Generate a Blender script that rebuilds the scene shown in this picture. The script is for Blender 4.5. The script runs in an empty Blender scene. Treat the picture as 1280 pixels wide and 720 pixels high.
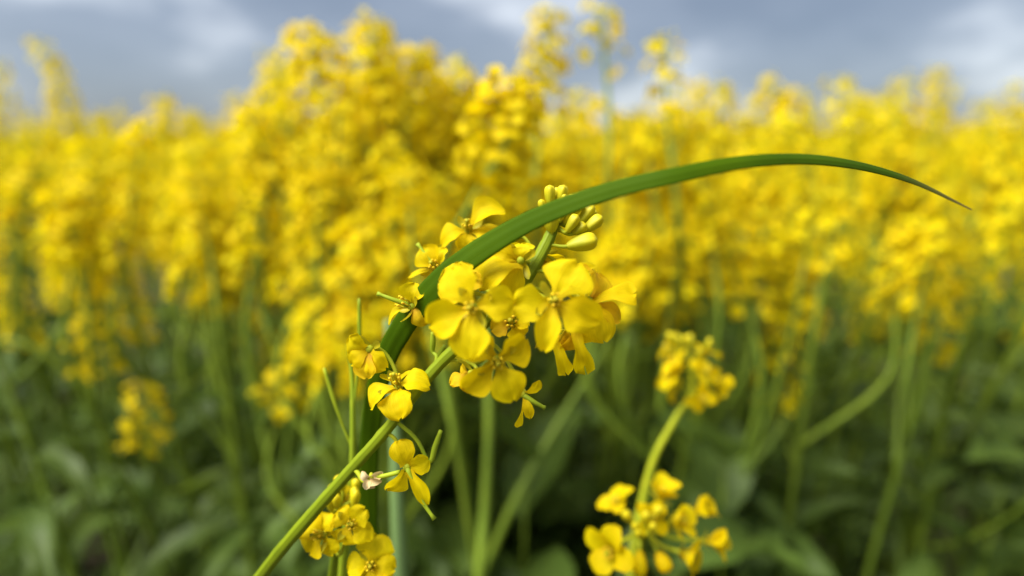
import bpy, math, random
import numpy as np
from mathutils import Vector, Matrix, noise

random.seed(7)
RND = random.Random(11)
rad = math.radians
sc = bpy.context.scene
col = sc.collection

# ------------------------------------------------------------------ camera
CAM_H = 1.0
PITCH = rad(14.0)
T_HALF = 0.5095                      # tan of half the vertical field of view
FOCUS = 0.1155
cam_data = bpy.data.cameras.new('camera')
cam = bpy.data.objects.new('camera', cam_data)
col.objects.link(cam)
cam.location = (0, 0, CAM_H)
cam.rotation_euler = (math.pi / 2 - PITCH, 0, 0)
cam_data.sensor_width = 36.0
cam_data.lens = 18.0 / (T_HALF * 16 / 9)
cam_data.clip_start = 0.005
cam_data.clip_end = 2000.0
cam_data.dof.use_dof = True
cam_data.dof.focus_distance = FOCUS
cam_data.dof.aperture_fstop = 5.0
cam_data.dof.aperture_blades = 0
sc.camera = cam
C0 = Vector((0, 0, CAM_H))
CR = Vector((1, 0, 0))
CF = Vector((0, math.cos(PITCH), -math.sin(PITCH)))
CU = Vector((0, math.sin(PITCH), math.cos(PITCH)))


def at(px, py, d):
    """point of the place seen at photo pixel (1280x720 frame), d metres deep"""
    return C0 + CR * ((px - 640) / 360 * T_HALF * d) + CU * ((360 - py) / 360 * T_HALF * d) + CF * d


def cv(x, y, z):
    """direction: x right, y up, z towards the camera"""
    return (CR * x + CU * y - CF * z).normalized()


def proj(p):
    q = p - C0
    d = q.dot(CF)
    if d < 1e-4:
        return None
    return 640 + q.dot(CR) / d / T_HALF * 360, 360 - q.dot(CU) / d / T_HALF * 360, d


# ------------------------------------------------------------------ world, sun
SUN_EL, SUN_AZ = rad(58), rad(-112)   # azimuth clockwise from the view direction
world = bpy.data.worlds.new('World')
sc.world = world
world.use_nodes = True
nt = world.node_tree
N, Lk = nt.nodes, nt.links
N.clear()
wo = N.new('ShaderNodeOutputWorld')
bg = N.new('ShaderNodeBackground')
bg.inputs['Strength'].default_value = 0.12
sky = N.new('ShaderNodeTexSky')
sky.sky_type = 'NISHITA'
sky.sun_disc = False
sky.sun_elevation = SUN_EL
sky.sun_rotation = SUN_AZ
sky.air_density = 1.0
sky.dust_density = 1.5
tc = N.new('ShaderNodeTexCoord')
mp = N.new('ShaderNodeMapping')
mp.inputs['Scale'].default_value = (2.2, 2.2, 5.0)
mp.inputs['Location'].default_value = (1.15, 0.1, 0.2)
n1 = N.new('ShaderNodeTexNoise')
n1.inputs['Scale'].default_value = 1.35
n1.inputs['Detail'].default_value = 5
n1.inputs['Roughness'].default_value = 0.5
cr = N.new('ShaderNodeValToRGB')
cr.color_ramp.elements[0].position = 0.36
cr.color_ramp.elements[0].color = (0.54, 0.63, 0.82, 1)
cr.color_ramp.elements[1].position = 0.68
cr.color_ramp.elements[1].color = (2.4, 2.5, 2.65, 1)
e = cr.color_ramp.elements.new(0.52)
e.color = (0.80, 0.90, 1.10, 1)
mixw = N.new('ShaderNodeMix')
mixw.data_type = 'RGBA'
mixw.inputs[0].default_value = 0.86
Lk.new(tc.outputs['Generated'], mp.inputs['Vector'])
Lk.new(mp.outputs['Vector'], n1.inputs['Vector'])
Lk.new(n1.outputs['Fac'], cr.inputs['Fac'])
Lk.new(sky.outputs['Color'], mixw.inputs[6])
Lk.new(cr.outputs['Color'], mixw.inputs[7])
Lk.new(mixw.outputs[2], bg.inputs['Color'])
Lk.new(bg.outputs['Background'], wo.inputs['Surface'])

sun_d = bpy.data.lights.new('sun', 'SUN')
sun_d.energy = 3.1
sun_d.angle = rad(42)
sun_d.color = (1.0, 0.97, 0.91)
sun = bpy.data.objects.new('sun', sun_d)
col.objects.link(sun)
sdir = Vector((math.sin(SUN_AZ) * math.cos(SUN_EL), math.cos(SUN_AZ) * math.cos(SUN_EL), math.sin(SUN_EL)))
sun.rotation_euler = sdir.to_track_quat('Z', 'Y').to_euler()
sun.location = (0, 0, 5)

sc.view_settings.view_transform = 'Standard'
sc.view_settings.look = 'None'
sc.view_settings.exposure = 1.5
sc.view_settings.gamma = 1.0
sc.render.film_transparent = False
sc.cycles.use_denoising = True
sc.cycles.max_bounces = 8
sc.cycles.transmission_bounces = 6
sc.cycles.sample_clamp_indirect = 4.0


# ------------------------------------------------------------------ materials
def plant_mat(name, c1, c2, transl=0.3, rough=0.5, spec=0.3, nscale=90.0, uvgrad=None, veins=0.0,
              vein_scale=26.0, bump=0.0, tint=0.10):
    """foliage / petal surface: two tones mixed by noise, a second colour along the length (uv x),
    fine veins along v, some light let through"""
    m = bpy.data.materials.new(name)
    m.use_nodes = True
    t = m.node_tree
    n, l = t.nodes, t.links
    n.clear()
    out = n.new('ShaderNodeOutputMaterial')
    pb = n.new('ShaderNodeBsdfPrincipled')
    tr = n.new('ShaderNodeBsdfTranslucent')
    mx = n.new('ShaderNodeMixShader')
    mx.inputs[0].default_value = transl
    pb.inputs['Roughness'].default_value = rough
    pb.inputs['Specular IOR Level'].default_value = spec
    tco = n.new('ShaderNodeTexCoord')
    oi = n.new('ShaderNodeObjectInfo')
    no = n.new('ShaderNodeTexNoise')
    no.inputs['Scale'].default_value = nscale
    no.inputs['Detail'].default_value = 3
    l.new(tco.outputs['Object'], no.inputs['Vector'])
    mc = n.new('ShaderNodeMix')
    mc.data_type = 'RGBA'
    mc.inputs[6].default_value = (*c1, 1)
    mc.inputs[7].default_value = (*c2, 1)
    mr = n.new('ShaderNodeMapRange')
    mr.inputs[1].default_value = 0.32
    mr.inputs[2].default_value = 0.68
    ad = n.new('ShaderNodeMath')
    ad.operation = 'MULTIPLY_ADD'
    ad.inputs[1].default_value = 0.35
    ad.inputs[2].default_value = -0.17
    l.new(oi.outputs['Random'], ad.inputs[0])
    ad2 = n.new('ShaderNodeMath')
    ad2.operation = 'ADD'
    l.new(no.outputs['Fac'], ad2.inputs[0])
    l.new(ad.outputs[0], ad2.inputs[1])
    l.new(ad2.outputs[0], mr.inputs[0])
    l.new(mr.outputs[0], mc.inputs[0])
    colout = mc.outputs[2]
    sep = None
    if uvgrad or veins:
        uv = n.new('ShaderNodeUVMap')
        sep = n.new('ShaderNodeSeparateXYZ')
        l.new(uv.outputs[0], sep.inputs[0])
    if uvgrad:
        rp = n.new('ShaderNodeValToRGB')
        els = rp.color_ramp.elements
        els[0].position, els[0].color = uvgrad[0][0], (uvgrad[0][1],) * 3 + (1,)
        els[1].position, els[1].color = uvgrad[1][0], (uvgrad[1][1],) * 3 + (1,)
        l.new(sep.outputs[0], rp.inputs[0])
        m2 = n.new('ShaderNodeMix')
        m2.data_type = 'RGBA'
        l.new(rp.outputs[0], m2.inputs[0])
        l.new(colout, m2.inputs[6])
        m2.inputs[7].default_value = (*uvgrad[2], 1)
        colout = m2.outputs[2]
    vfac = None
    if veins:
        # veins fan out: v * (1 + something * u)
        cmb = n.new('ShaderNodeCombineXYZ')
        l.new(sep.outputs[1], cmb.inputs[1])
        mu = n.new('ShaderNodeMath')
        mu.operation = 'MULTIPLY'
        mu.inputs[1].default_value = 0.08
        l.new(sep.outputs[0], mu.inputs[0])
        l.new(mu.outputs[0], cmb.inputs[0])
        vn = n.new('ShaderNodeTexNoise')
        vn.inputs['Scale'].default_value = vein_scale
        vn.inputs['Detail'].default_value = 2
        l.new(cmb.outputs[0], vn.inputs['Vector'])
        vr = n.new('ShaderNodeMapRange')
        vr.inputs[1].default_value = 0.3
        vr.inputs[2].default_value = 0.7
        vr.inputs[3].default_value = 1.0 - veins
        vr.inputs[4].default_value = 1.0
        l.new(vn.outputs['Fac'], vr.inputs[0])
        hv = n.new('ShaderNodeMix')
        hv.data_type = 'RGBA'
        hv.blend_type = 'MULTIPLY'
        hv.inputs[0].default_value = 1.0
        l.new(colout, hv.inputs[6])
        l.new(vr.outputs[0], hv.inputs[7])
        colout = hv.outputs[2]
        vfac = vn.outputs['Fac']
    if bump:
        bp = n.new('ShaderNodeBump')
        bp.inputs['Strength'].default_value = bump
        bp.inputs['Distance'].default_value = 0.0004
        l.new(vfac if vfac else no.outputs['Fac'], bp.inputs['Height'])
        l.new(bp.outputs[0], pb.inputs['Normal'])
    l.new(colout, pb.inputs['Base Color'])
    l.new(colout, tr.inputs['Color'])
    l.new(pb.outputs[0], mx.inputs[1])
    l.new(tr.outputs[0], mx.inputs[2])
    l.new(mx.outputs[0], out.inputs['Surface'])
    return m


YEL1, YEL2 = (0.88, 0.705, 0.002), (0.80, 0.49, 0.003)
M = {}
M['petal'] = plant_mat('petal_yellow', YEL1, (0.88, 0.65, 0.002), 0.48, 0.6, 0.10, 160.0,
                       uvgrad=((0.0, 0.55), (0.32, 0.0), (0.66, 0.44, 0.01)), veins=0.15, vein_scale=30.0, bump=0.4)
M['old_petal'] = plant_mat('petal_fading', (0.86, 0.60, 0.005), (0.82, 0.50, 0.005), 0.42, 0.6, 0.15, 220.0,
                           uvgrad=((0.0, 0.8), (0.5, 0.0), (0.5, 0.24, 0.02)), veins=0.16, vein_scale=26.0, bump=0.35)
M['far_petal'] = plant_mat('petal_field', (0.86, 0.725, 0.003), (0.86, 0.64, 0.003), 0.48, 0.6, 0.10, 70.0)
M['bud'] = plant_mat('bud_skin', (0.66, 0.60, 0.012), (0.55, 0.54, 0.015), 0.3, 0.45, 0.3, 300.0,
                     uvgrad=((0.45, 0.0), (0.95, 1.0), (0.86, 0.72, 0.012)), veins=0.18, vein_scale=10.0, bump=0.3)
M['sepal'] = plant_mat('sepal_skin', (0.50, 0.47, 0.02), (0.60, 0.48, 0.012), 0.35, 0.5, 0.25, 300.0)
M['anther'] = plant_mat('anther_pollen', (0.84, 0.62, 0.02), (0.78, 0.50, 0.02), 0.1, 0.8, 0.1, 900.0)
M['stem'] = plant_mat('stem_skin', (0.23, 0.30, 0.010), (0.16, 0.225, 0.010), 0.15, 0.5, 0.16, 160.0,
                      veins=0.22, vein_scale=12.0, bump=0.3)
M['pedicel'] = plant_mat('pedicel_skin', (0.46, 0.48, 0.02), (0.36, 0.41, 0.018), 0.18, 0.5, 0.16, 200.0)
M['pod'] = plant_mat('pod_skin', (0.36, 0.43, 0.02), (0.27, 0.36, 0.018), 0.15, 0.5, 0.16, 200.0)
M['blade'] = plant_mat('grass_blade_skin', (0.085, 0.160, 0.002), (0.058, 0.120, 0.002), 0.3, 0.6, 0.06, 60.0, uvgrad=((0.0, 1.0), (0.06, 0.0), (0.26, 0.19, 0.05)),
                       veins=0.14, vein_scale=24.0, bump=0.15)
M['leaf'] = plant_mat('leaf_skin', (0.12, 0.18, 0.032), (0.085, 0.14, 0.024), 0.42, 0.5, 0.3, 25.0,
                      veins=0.15, vein_scale=9.0, bump=0.3)
M['weed'] = plant_mat('weed_leaf_skin', (0.12, 0.19, 0.030), (0.09, 0.15, 0.024), 0.42, 0.5, 0.3, 30.0,
                      veins=0.15, vein_scale=9.0, bump=0.3)
M['pale_stem'] = plant_mat('stem_bloom', (0.15, 0.24, 0.075), (0.11, 0.19, 0.06), 0.05, 0.5, 0.3, 40.0)
M['field_stem'] = plant_mat('stem_field', (0.22, 0.30, 0.025), (0.16, 0.24, 0.022), 0.1, 0.5, 0.3, 30.0)
M['dry'] = plant_mat('withered_skin', (0.74, 0.60, 0.32), (0.58, 0.42, 0.18), 0.3, 0.7, 0.15, 500.0)
M['grass'] = plant_mat('short_grass_skin', (0.09, 0.15, 0.016), (0.12, 0.17, 0.022), 0.3, 0.5, 0.3, 6.0)

soil = bpy.data.materials.new('soil')
soil.use_nodes = True
sn, sl = soil.node_tree.nodes, soil.node_tree.links
spb = sn['Principled BSDF']
spb.inputs['Roughness'].default_value = 0.95
sno = sn.new('ShaderNodeTexNoise')
sno.inputs['Scale'].default_value = 14.0
sno.inputs['Detail'].default_value = 8
stc = sn.new('ShaderNodeTexCoord')
srp = sn.new('ShaderNodeValToRGB')
srp.color_ramp.elements[0].position = 0.35
srp.color_ramp.elements[0].color = (0.035, 0.026, 0.017, 1)
srp.color_ramp.elements[1].position = 0.7
srp.color_ramp.elements[1].color = (0.11, 0.082, 0.055, 1)
sbp = sn.new('ShaderNodeBump')
sbp.inputs['Strength'].default_value = 0.7
sbp.inputs['Distance'].default_value = 0.02
sl.new(stc.outputs['Object'], sno.inputs['Vector'])
sl.new(sno.outputs['Fac'], srp.inputs['Fac'])
sl.new(srp.outputs['Color'], spb.inputs['Base Color'])
sl.new(sno.outputs['Fac'], sbp.inputs['Height'])
sl.new(sbp.outputs[0], spb.inputs['Normal'])


# ------------------------------------------------------------------ mesh helpers
def spline(pts, n):
    """centripetal Catmull-Rom through pts (tuples of equal length; the first three are the place)"""
    P = [np.array(p, float) for p in pts]
    P = [2 * P[0] - P[1]] + P + [2 * P[-1] - P[-2]]
    T = [0.0]
    for a, b in zip(P, P[1:]):
        T.append(T[-1] + max(1e-6, float(np.linalg.norm((b - a)[:3]))) ** 0.5)
    out = []
    segs = len(P) - 3
    for k in range(n + 1):
        g = k / n * segs
        i = min(int(g), segs - 1)
        p0, p1, p2, p3 = P[i:i + 4]
        t0, t1, t2, t3 = T[i:i + 4]
        t = t1 + (t2 - t1) * (g - i)
        a1 = (t1 - t) / (t1 - t0) * p0 + (t - t0) / (t1 - t0) * p1
        a2 = (t2 - t) / (t2 - t1) * p1 + (t - t1) / (t2 - t1) * p2
        a3 = (t3 - t) / (t3 - t2) * p2 + (t - t2) / (t3 - t2) * p3
        b1 = (t2 - t) / (t2 - t0) * a1 + (t - t0) / (t2 - t0) * a2
        b2 = (t3 - t) / (t3 - t1) * a2 + (t - t1) / (t3 - t1) * a3
        out.append((t2 - t) / (t2 - t1) * b1 + (t - t1) / (t2 - t1) * b2)
    return out


def bez(p0, p1, p2, p3, n):
    return [p0 * (1 - t) ** 3 + p1 * 3 * t * (1 - t) ** 2 + p2 * 3 * t * t * (1 - t) + p3 * t ** 3
            for t in [i / n for i in range(n + 1)]]


def ortho(v):
    a = Vector((0, 0, 1)) if abs(v.z) < 0.9 else Vector((1, 0, 0))
    return v.cross(a).normalized()


class MB:
    def __init__(s):
        s.v, s.f, s.uv, s.mi = [], [], [], []

    def grid(s, rows, uvs, mi=0, closed=False):
        b = len(s.v)
        nr, nc = len(rows), len(rows[0])
        for r, u in zip(rows, uvs):
            s.v += [tuple(p) for p in r]
        uf = [q for u in uvs for q in u]
        for i in range(nr - 1):
            for j in range(nc if closed else nc - 1):
                k = (j + 1) % nc
                a = [i * nc + j, i * nc + k, (i + 1) * nc + k, (i + 1) * nc + j]
                s.f.append([b + x for x in a])
                s.uv.append([uf[x] for x in a])
                s.mi.append(mi)

    def tube(s, pts, rads, n=8, mi=0, cap=True, ridge=0.0, nr=6):
        pts = [Vector(p) for p in pts]
        d0 = (pts[1] - pts[0]).normalized()
        x = ortho(d0)
        rows, uvs = [], []
        L = len(pts)
        for i, p in enumerate(pts):
            d = (pts[min(i + 1, L - 1)] - pts[max(i - 1, 0)]).normalized()
            x = (x - d * x.dot(d)).normalized()
            y = d.cross(x)
            r = rads(i / (L - 1)) if callable(rads) else (rads[i] if isinstance(rads, (list, tuple)) else rads)
            rows.append([p + (x * math.cos(2 * math.pi * k / n) + y * math.sin(2 * math.pi * k / n)) * r * (1 + ridge * math.cos(nr * 2 * math.pi * k / n)) for k in range(n)])
            uvs.append([(i / (L - 1), k / n * 2) for k in range(n)])
        b = len(s.v)
        s.grid(rows, uvs, mi, True)
        if cap:
            s.f.append([b + k for k in range(n)][::-1])
            s.uv.append([(0, 0)] * n)
            s.mi.append(mi)
            e = b + (L - 1) * n
            s.f.append([e + k for k in range(n)])
            s.uv.append([(1, 0)] * n)
            s.mi.append(mi)

    def petal(s, base, tip, nrm, W, arch=0.10, curl=0.0, cup=0.1, notch=0.06, claw=0.26, roll=0.0, side=0.0,
              nu=11, nv=9, mi=0, rnd=None, ripple=0.035, blunt=0.56, fold=0.0, midrib=0.0, c0=0.08, c1=0.50):
        rnd = rnd or RND
        Tv = tip - base
        L = Tv.length
        Tv.normalize()
        S = Tv.cross(nrm).normalized()
        Nn = S.cross(Tv).normalized()
        if roll:
            q = Matrix.Rotation(roll, 3, Tv)
            S, Nn = q @ S, q @ Nn
        ph, ph2, fr = rnd.uniform(0, 6.3), rnd.uniform(0, 6.3), rnd.uniform(2.2, 4.2)
        rows, uvs = [], []
        for i in range(nu + 1):
            u = i / nu
            u = u ** 0.92
            t = min(max((u - c0) / (c1 - c0), 0), 1)
            t = t * t * (3 - 2 * t)
            w = claw + (1 - claw) * t
            if u > blunt:
                w *= math.sqrt(max(0.0, 1 - 0.965 * ((u - blunt) / (1 - blunt)) ** 2))
            row, ur = [], []
            for j in range(nv):
                v = -1 + 2 * j / (nv - 1)
                edge = 1 + 0.08 * math.sin(3.1 * u * fr + ph + (1 if v > 0 else 2.3)) * (abs(v) > 0.6)
                x = v * w * W / 2 * edge + side * L * u * u
                al = u * L * (1 - notch * math.exp(-(v / 0.3) ** 2) * u ** 5 + 0.02 * math.sin(v * 5 + ph2) * u ** 3)
                h = arch * L * 4 * u * (1 - u) - curl * L * u * u * u
                h += cup * W * v * v * w + fold * W * abs(v) * w
                h += ripple * W * math.sin(fr * v * 1.7 + ph + 3 * u) * u * u * (0.35 + abs(v))
                h += .05 * W * noise.noise(Vector((u * 5 + ph * 9, v * 2.2 + ph2 * 7, .3))) * (0.2 + u)
                h -= midrib * W * math.exp(-(v / 0.16) ** 2) * (1 - 0.6 * u)
                row.append(base + Tv * al + S * x + Nn * h)
                ur.append((u, 0.5 + 0.5 * v))
            rows.append(row)
            uvs.append(ur)
        s.grid(rows, uvs, mi)

    def bud(s, base, tip, r, n=8, mi=0, nu=9, lobe=0.10, tipw=0.35):
        ax = tip - base
        L = ax.length
        ax.normalize()
        x = ortho(ax)
        y = ax.cross(x)
        rows, uvs = [], []
        for i in range(nu + 1):
            u = i / nu
            rr = r * (math.sin(math.pi * min(1.0, 0.10 + u * 0.62)) ** 0.8) if u < 0.65 else None
            if rr is None:
                a = (u - 0.65) / 0.35
                rr = r * (math.sin(math.pi * (0.10 + 0.65 * 0.62)) ** 0.8) * ((1 - tipw) * math.sqrt(max(0, 1 - a * a)) + tipw * (1 - a ** 6 * 0.9))
            row = []
            for k in range(n):
                th = 2 * math.pi * k / n
                q = rr * (1 + lobe * math.cos(4 * th) * (0.3 + 0.7 * u))
                row.append(base + ax * (u * L) + (x * math.cos(th) + y * math.sin(th)) * q)
            rows.append(row)
            uvs.append([(u, k / n * 2) for k in range(n)])
        b = len(s.v)
        s.grid(rows, uvs, mi, True)
        e = b + nu * n
        s.f.append([e + k for k in range(n)])
        s.uv.append([(1, 0)] * n)
        s.mi.append(mi)

    def add(s, o, mat, mi_map=None):
        b = len(s.v)
        s.v += [tuple(mat @ Vector(p)) for p in o.v]
        s.f += [[b + k for k in f] for f in o.f]
        s.uv += o.uv
        s.mi += [mi_map[k] if mi_map else k for k in o.mi]

    def mesh(s, name, mats, smooth=True):
        me = bpy.data.meshes.new(name)
        me.from_pydata([tuple(p) for p in s.v], [], s.f)
        uvl = me.uv_layers.new(name='uv')
        uvl.data.foreach_set('uv', [c for f in s.uv for q in f for c in q])
        for m in mats:
            me.materials.append(M[m] if isinstance(m, str) else m)
        me.polygons.foreach_set('material_index', s.mi)
        me.polygons.foreach_set('use_smooth', [smooth] * len(s.f))
        me.update()
        return me

    def shift(s, o):
        s.v = [(p[0] - o[0], p[1] - o[1], p[2] - o[2]) for p in s.v]
        return s


def put(name, me, parent=None, mat=None, loc=None):
    o = bpy.data.objects.new(name, me)
    col.objects.link(o)
    if parent:
        o.parent = parent
    if mat is not None:
        o.matrix_basis = mat
    if loc is not None:
        o.location = loc
    return o


def thing(name, label, cat, loc, group=None):
    o = put(name, None, loc=loc)
    o.empty_display_size = 0.02
    o['label'], o['category'] = label, cat
    if group:
        o['group'] = group
    return o


def place(name, mb, mats, parent, origin, porigin):
    """mesh built in world coordinates -> object with its origin at `origin`, child of something at porigin"""
    return put(name, mb.shift(origin).mesh(name, mats), parent, loc=Vector(origin) - Vector(porigin))


# ------------------------------------------------------------------ ground
gm = MB()
ring = [0, .5, 1, 1.6, 2.4, 3.5, 5, 8, 14, 30, 80, 250, 900]
rows, uvs = [], []
for r in ring:
    rows.append([Vector((r * math.cos(a * math.pi / 24), r * math.sin(a * math.pi / 24),
                         0.02 * noise.noise(Vector((r * math.cos(a * math.pi / 24) * 1.3, r * math.sin(a * math.pi / 24) * 1.3, 0))) if r < 20 else 0))
                 for a in range(48)])
    uvs.append([(r, a / 48) for a in range(48)])
gm.grid(rows, uvs, 0, True)
ground = put('ground', gm.mesh('ground', [soil]))
ground['kind'] = 'structure'

# ================================================================== THE SHARP FLOWER SPRAY
S_PTS = [(703, 258, .1165, .00055), (697, 272, .1165, .0008), (688, 294, .116, .00115), (672, 325, .115, .0013),
         (640, 370, .114, .00135), (590, 417, .1145, .0012), (545, 460, .116, .00118), (480, 541, .118, .00115),
         (438, 588, .121, .0012), (392, 640, .125, .0013), (330, 715, .134, .0014), (285, 790, .146, .0015)]
stem_w = [(*at(a, b, c), r) for a, b, c, r in S_PTS] + [(-0.105, 0.13, 0.72, .002), (-0.125, 0.16, 0.40, .003), (-0.13, 0.17, -0.01, .0045)]
HB = Vector((-0.13, 0.17, 0.0))
hero = thing('rapeseed_plant', 'sharp yellow rapeseed spray leaning under the arching green grass blade', 'plant', HB)
ss = spline(stem_w, 130)
mb = MB()
mb.tube([Vector(p[:3]) for p in ss], [p[3] * (1 + .05 * math.sin(i * 1.7) * math.sin(i * .37)) for i, p in enumerate(ss)], 30, ridge=.05, nr=6)
place('stem', mb, ['stem'], hero, HB, HB)
STEM = [Vector(p[:3]) for p in ss[:100]]
STEMPX = [proj(p) for p in STEM]


def stem_pt(px, py):
    k = min(range(len(STEM)), key=lambda i: (STEMPX[i][0] - px) ** 2 + (STEMPX[i][1] - py) ** 2)
    d = (STEM[max(k - 1, 0)] - STEM[min(k + 1, len(STEM) - 1)]).normalized()   # towards the tip
    return STEM[k], d


def pedicel(parent, porg, p0, d0, p3, d3, r0=.0004, r1=.0005, mat='pedicel', name='pedicel', k=0.42):
    L = (p3 - p0).length
    pts = bez(p0, p0 + d0 * L * k, p3 - d3 * L * k, p3, 14)
    m = MB()
    m.tube(pts, lambda t: r0 + (r1 - r0) * t ** 3, 8)
    return place(name, m, [mat], parent, p0, porg)


def stamens(parent, c, f, org, n=6, ln=.0024, spread=.0008, pist=.0052, pist_mat='sepal', rnd=RND):
    """six stamens (filament + anther) and a pistil standing up from the flower's base"""
    x = ortho(f)
    y = f.cross(x)
    for k in range(n):
        a = 2 * math.pi * k / n + rnd.uniform(-.2, .2)
        o = x * math.cos(a) + y * math.sin(a)
        m = MB()
        l = ln * (0.72 if k in (0, 3) else 1) * rnd.uniform(.9, 1.05)
        p0, p1 = c + o * .0005, c + o * spread * 1.1 + f * l
        m.tube([p0, p0.lerp(p1, .5) + o * .0003, p1], .00016, 5, 0)
        m.bud(p1 - f * .0003, p1 + f * .0007 + o * .0002, .00030, 6, 1, 5)
        place('stamen', m, ['sepal', 'anther'], parent, c, org)
    if pist:
        m = MB()
        p1 = c + f * pist
        m.tube([c, c.lerp(p1, .5), p1 - f * .0005, p1], [.00045, .00045, .00035, .0005], 7)
        place('pistil', m, [pist_mat], parent, c, org)


PXM = 360 / T_HALF            # pixels per (metre / metre depth)


def flower(spec, host=hero, horg=HB, det=1.0):
    """spec: c=(px,py,d) petals=[(px,py,dd_mm,width_px,{opts})...] f=facing, s=stem pixel it grows from"""
    px, py, d = spec['c']
    c = at(px, py, d)
    f = cv(*spec.get('f', (0, 0.1, 1)))
    pm = spec.get('mat', 'petal')
    fm = MB()
    # receptacle: little green cup
    fm.tube([c - f * .0016, c - f * .0008, c, c + f * .0004], [.0005, .0008, .0009, .0004], 8)
    fl = place('flower', fm, ['pedicel'], host, c, horg)
    for p in spec['petals']:
        o = dict(p[4]) if len(p) > 4 else {}
        tip = at(p[0], p[1], d + p[2] * .001)
        W = 1.08 * p[3] / PXM * (d + p[2] * .001)
        b = c + (tip - c).normalized() * .0006
        nrm = cv(*o.pop('n')) if 'n' in o else f
        mat = o.pop('mat', pm)
        o.setdefault('curl', RND.uniform(-.04, .22))
        o['cup'] = o.get('cup', .1) + RND.uniform(-.16, .12)
        o['arch'] = o.get('arch', .1) + RND.uniform(-.02, .10)
        o.setdefault('roll', RND.uniform(-.3, .3))
        o.setdefault('ripple', .055)
        o.setdefault('midrib', RND.uniform(.0, .07))
        m = MB()
        m.petal(b, tip, nrm, W, nu=13, nv=11, **o)
        place('petal', m, [mat], fl, b, c)
    # sepals
    x = ortho(f)
    y = f.cross(x)
    if spec.get('sep', True):
        for k in range(4):
            a = math.pi / 2 * k + 0.6
            o = x * math.cos(a) + y * math.sin(a)
            b = c - f * .0008 + o * .0005
            m = MB()
            m.petal(b, b + f * .0018 + o * .0036, f, .0016, arch=-.12, claw=.7, notch=0, cup=.2, nu=6, nv=5, blunt=.6)
            place('sepal', m, ['sepal'], fl, b, c)
    if spec.get('st', True):
        stamens(fl, c, f, c, pist=spec.get('pist', .0036))
    if 'pod' in spec:
        a, b, dd = spec['pod']
        e = at(a, b, d + dd * .001)
        m = MB()
        mid = c.lerp(e, .5) + cv(*spec.get('podbow', (0, 0, 1))) * .0006
        pts = [Vector(p) for p in spline([c, mid, e], 10)]
        m.tube(pts, lambda t: .00055 * (1 - .35 * t) + (.00018 if t > .96 else 0), 8)
        place('pod', m, ['pod'], fl, c, c)
    if 's' in spec:
        p0, ds = stem_pt(*spec['s'])
        out = (c - p0).normalized()
        pedicel(host, horg, p0, (ds * .6 + out * .6).normalized(), c - f * .0014, (f * .8 + out * .35).normalized())
    return fl


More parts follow.
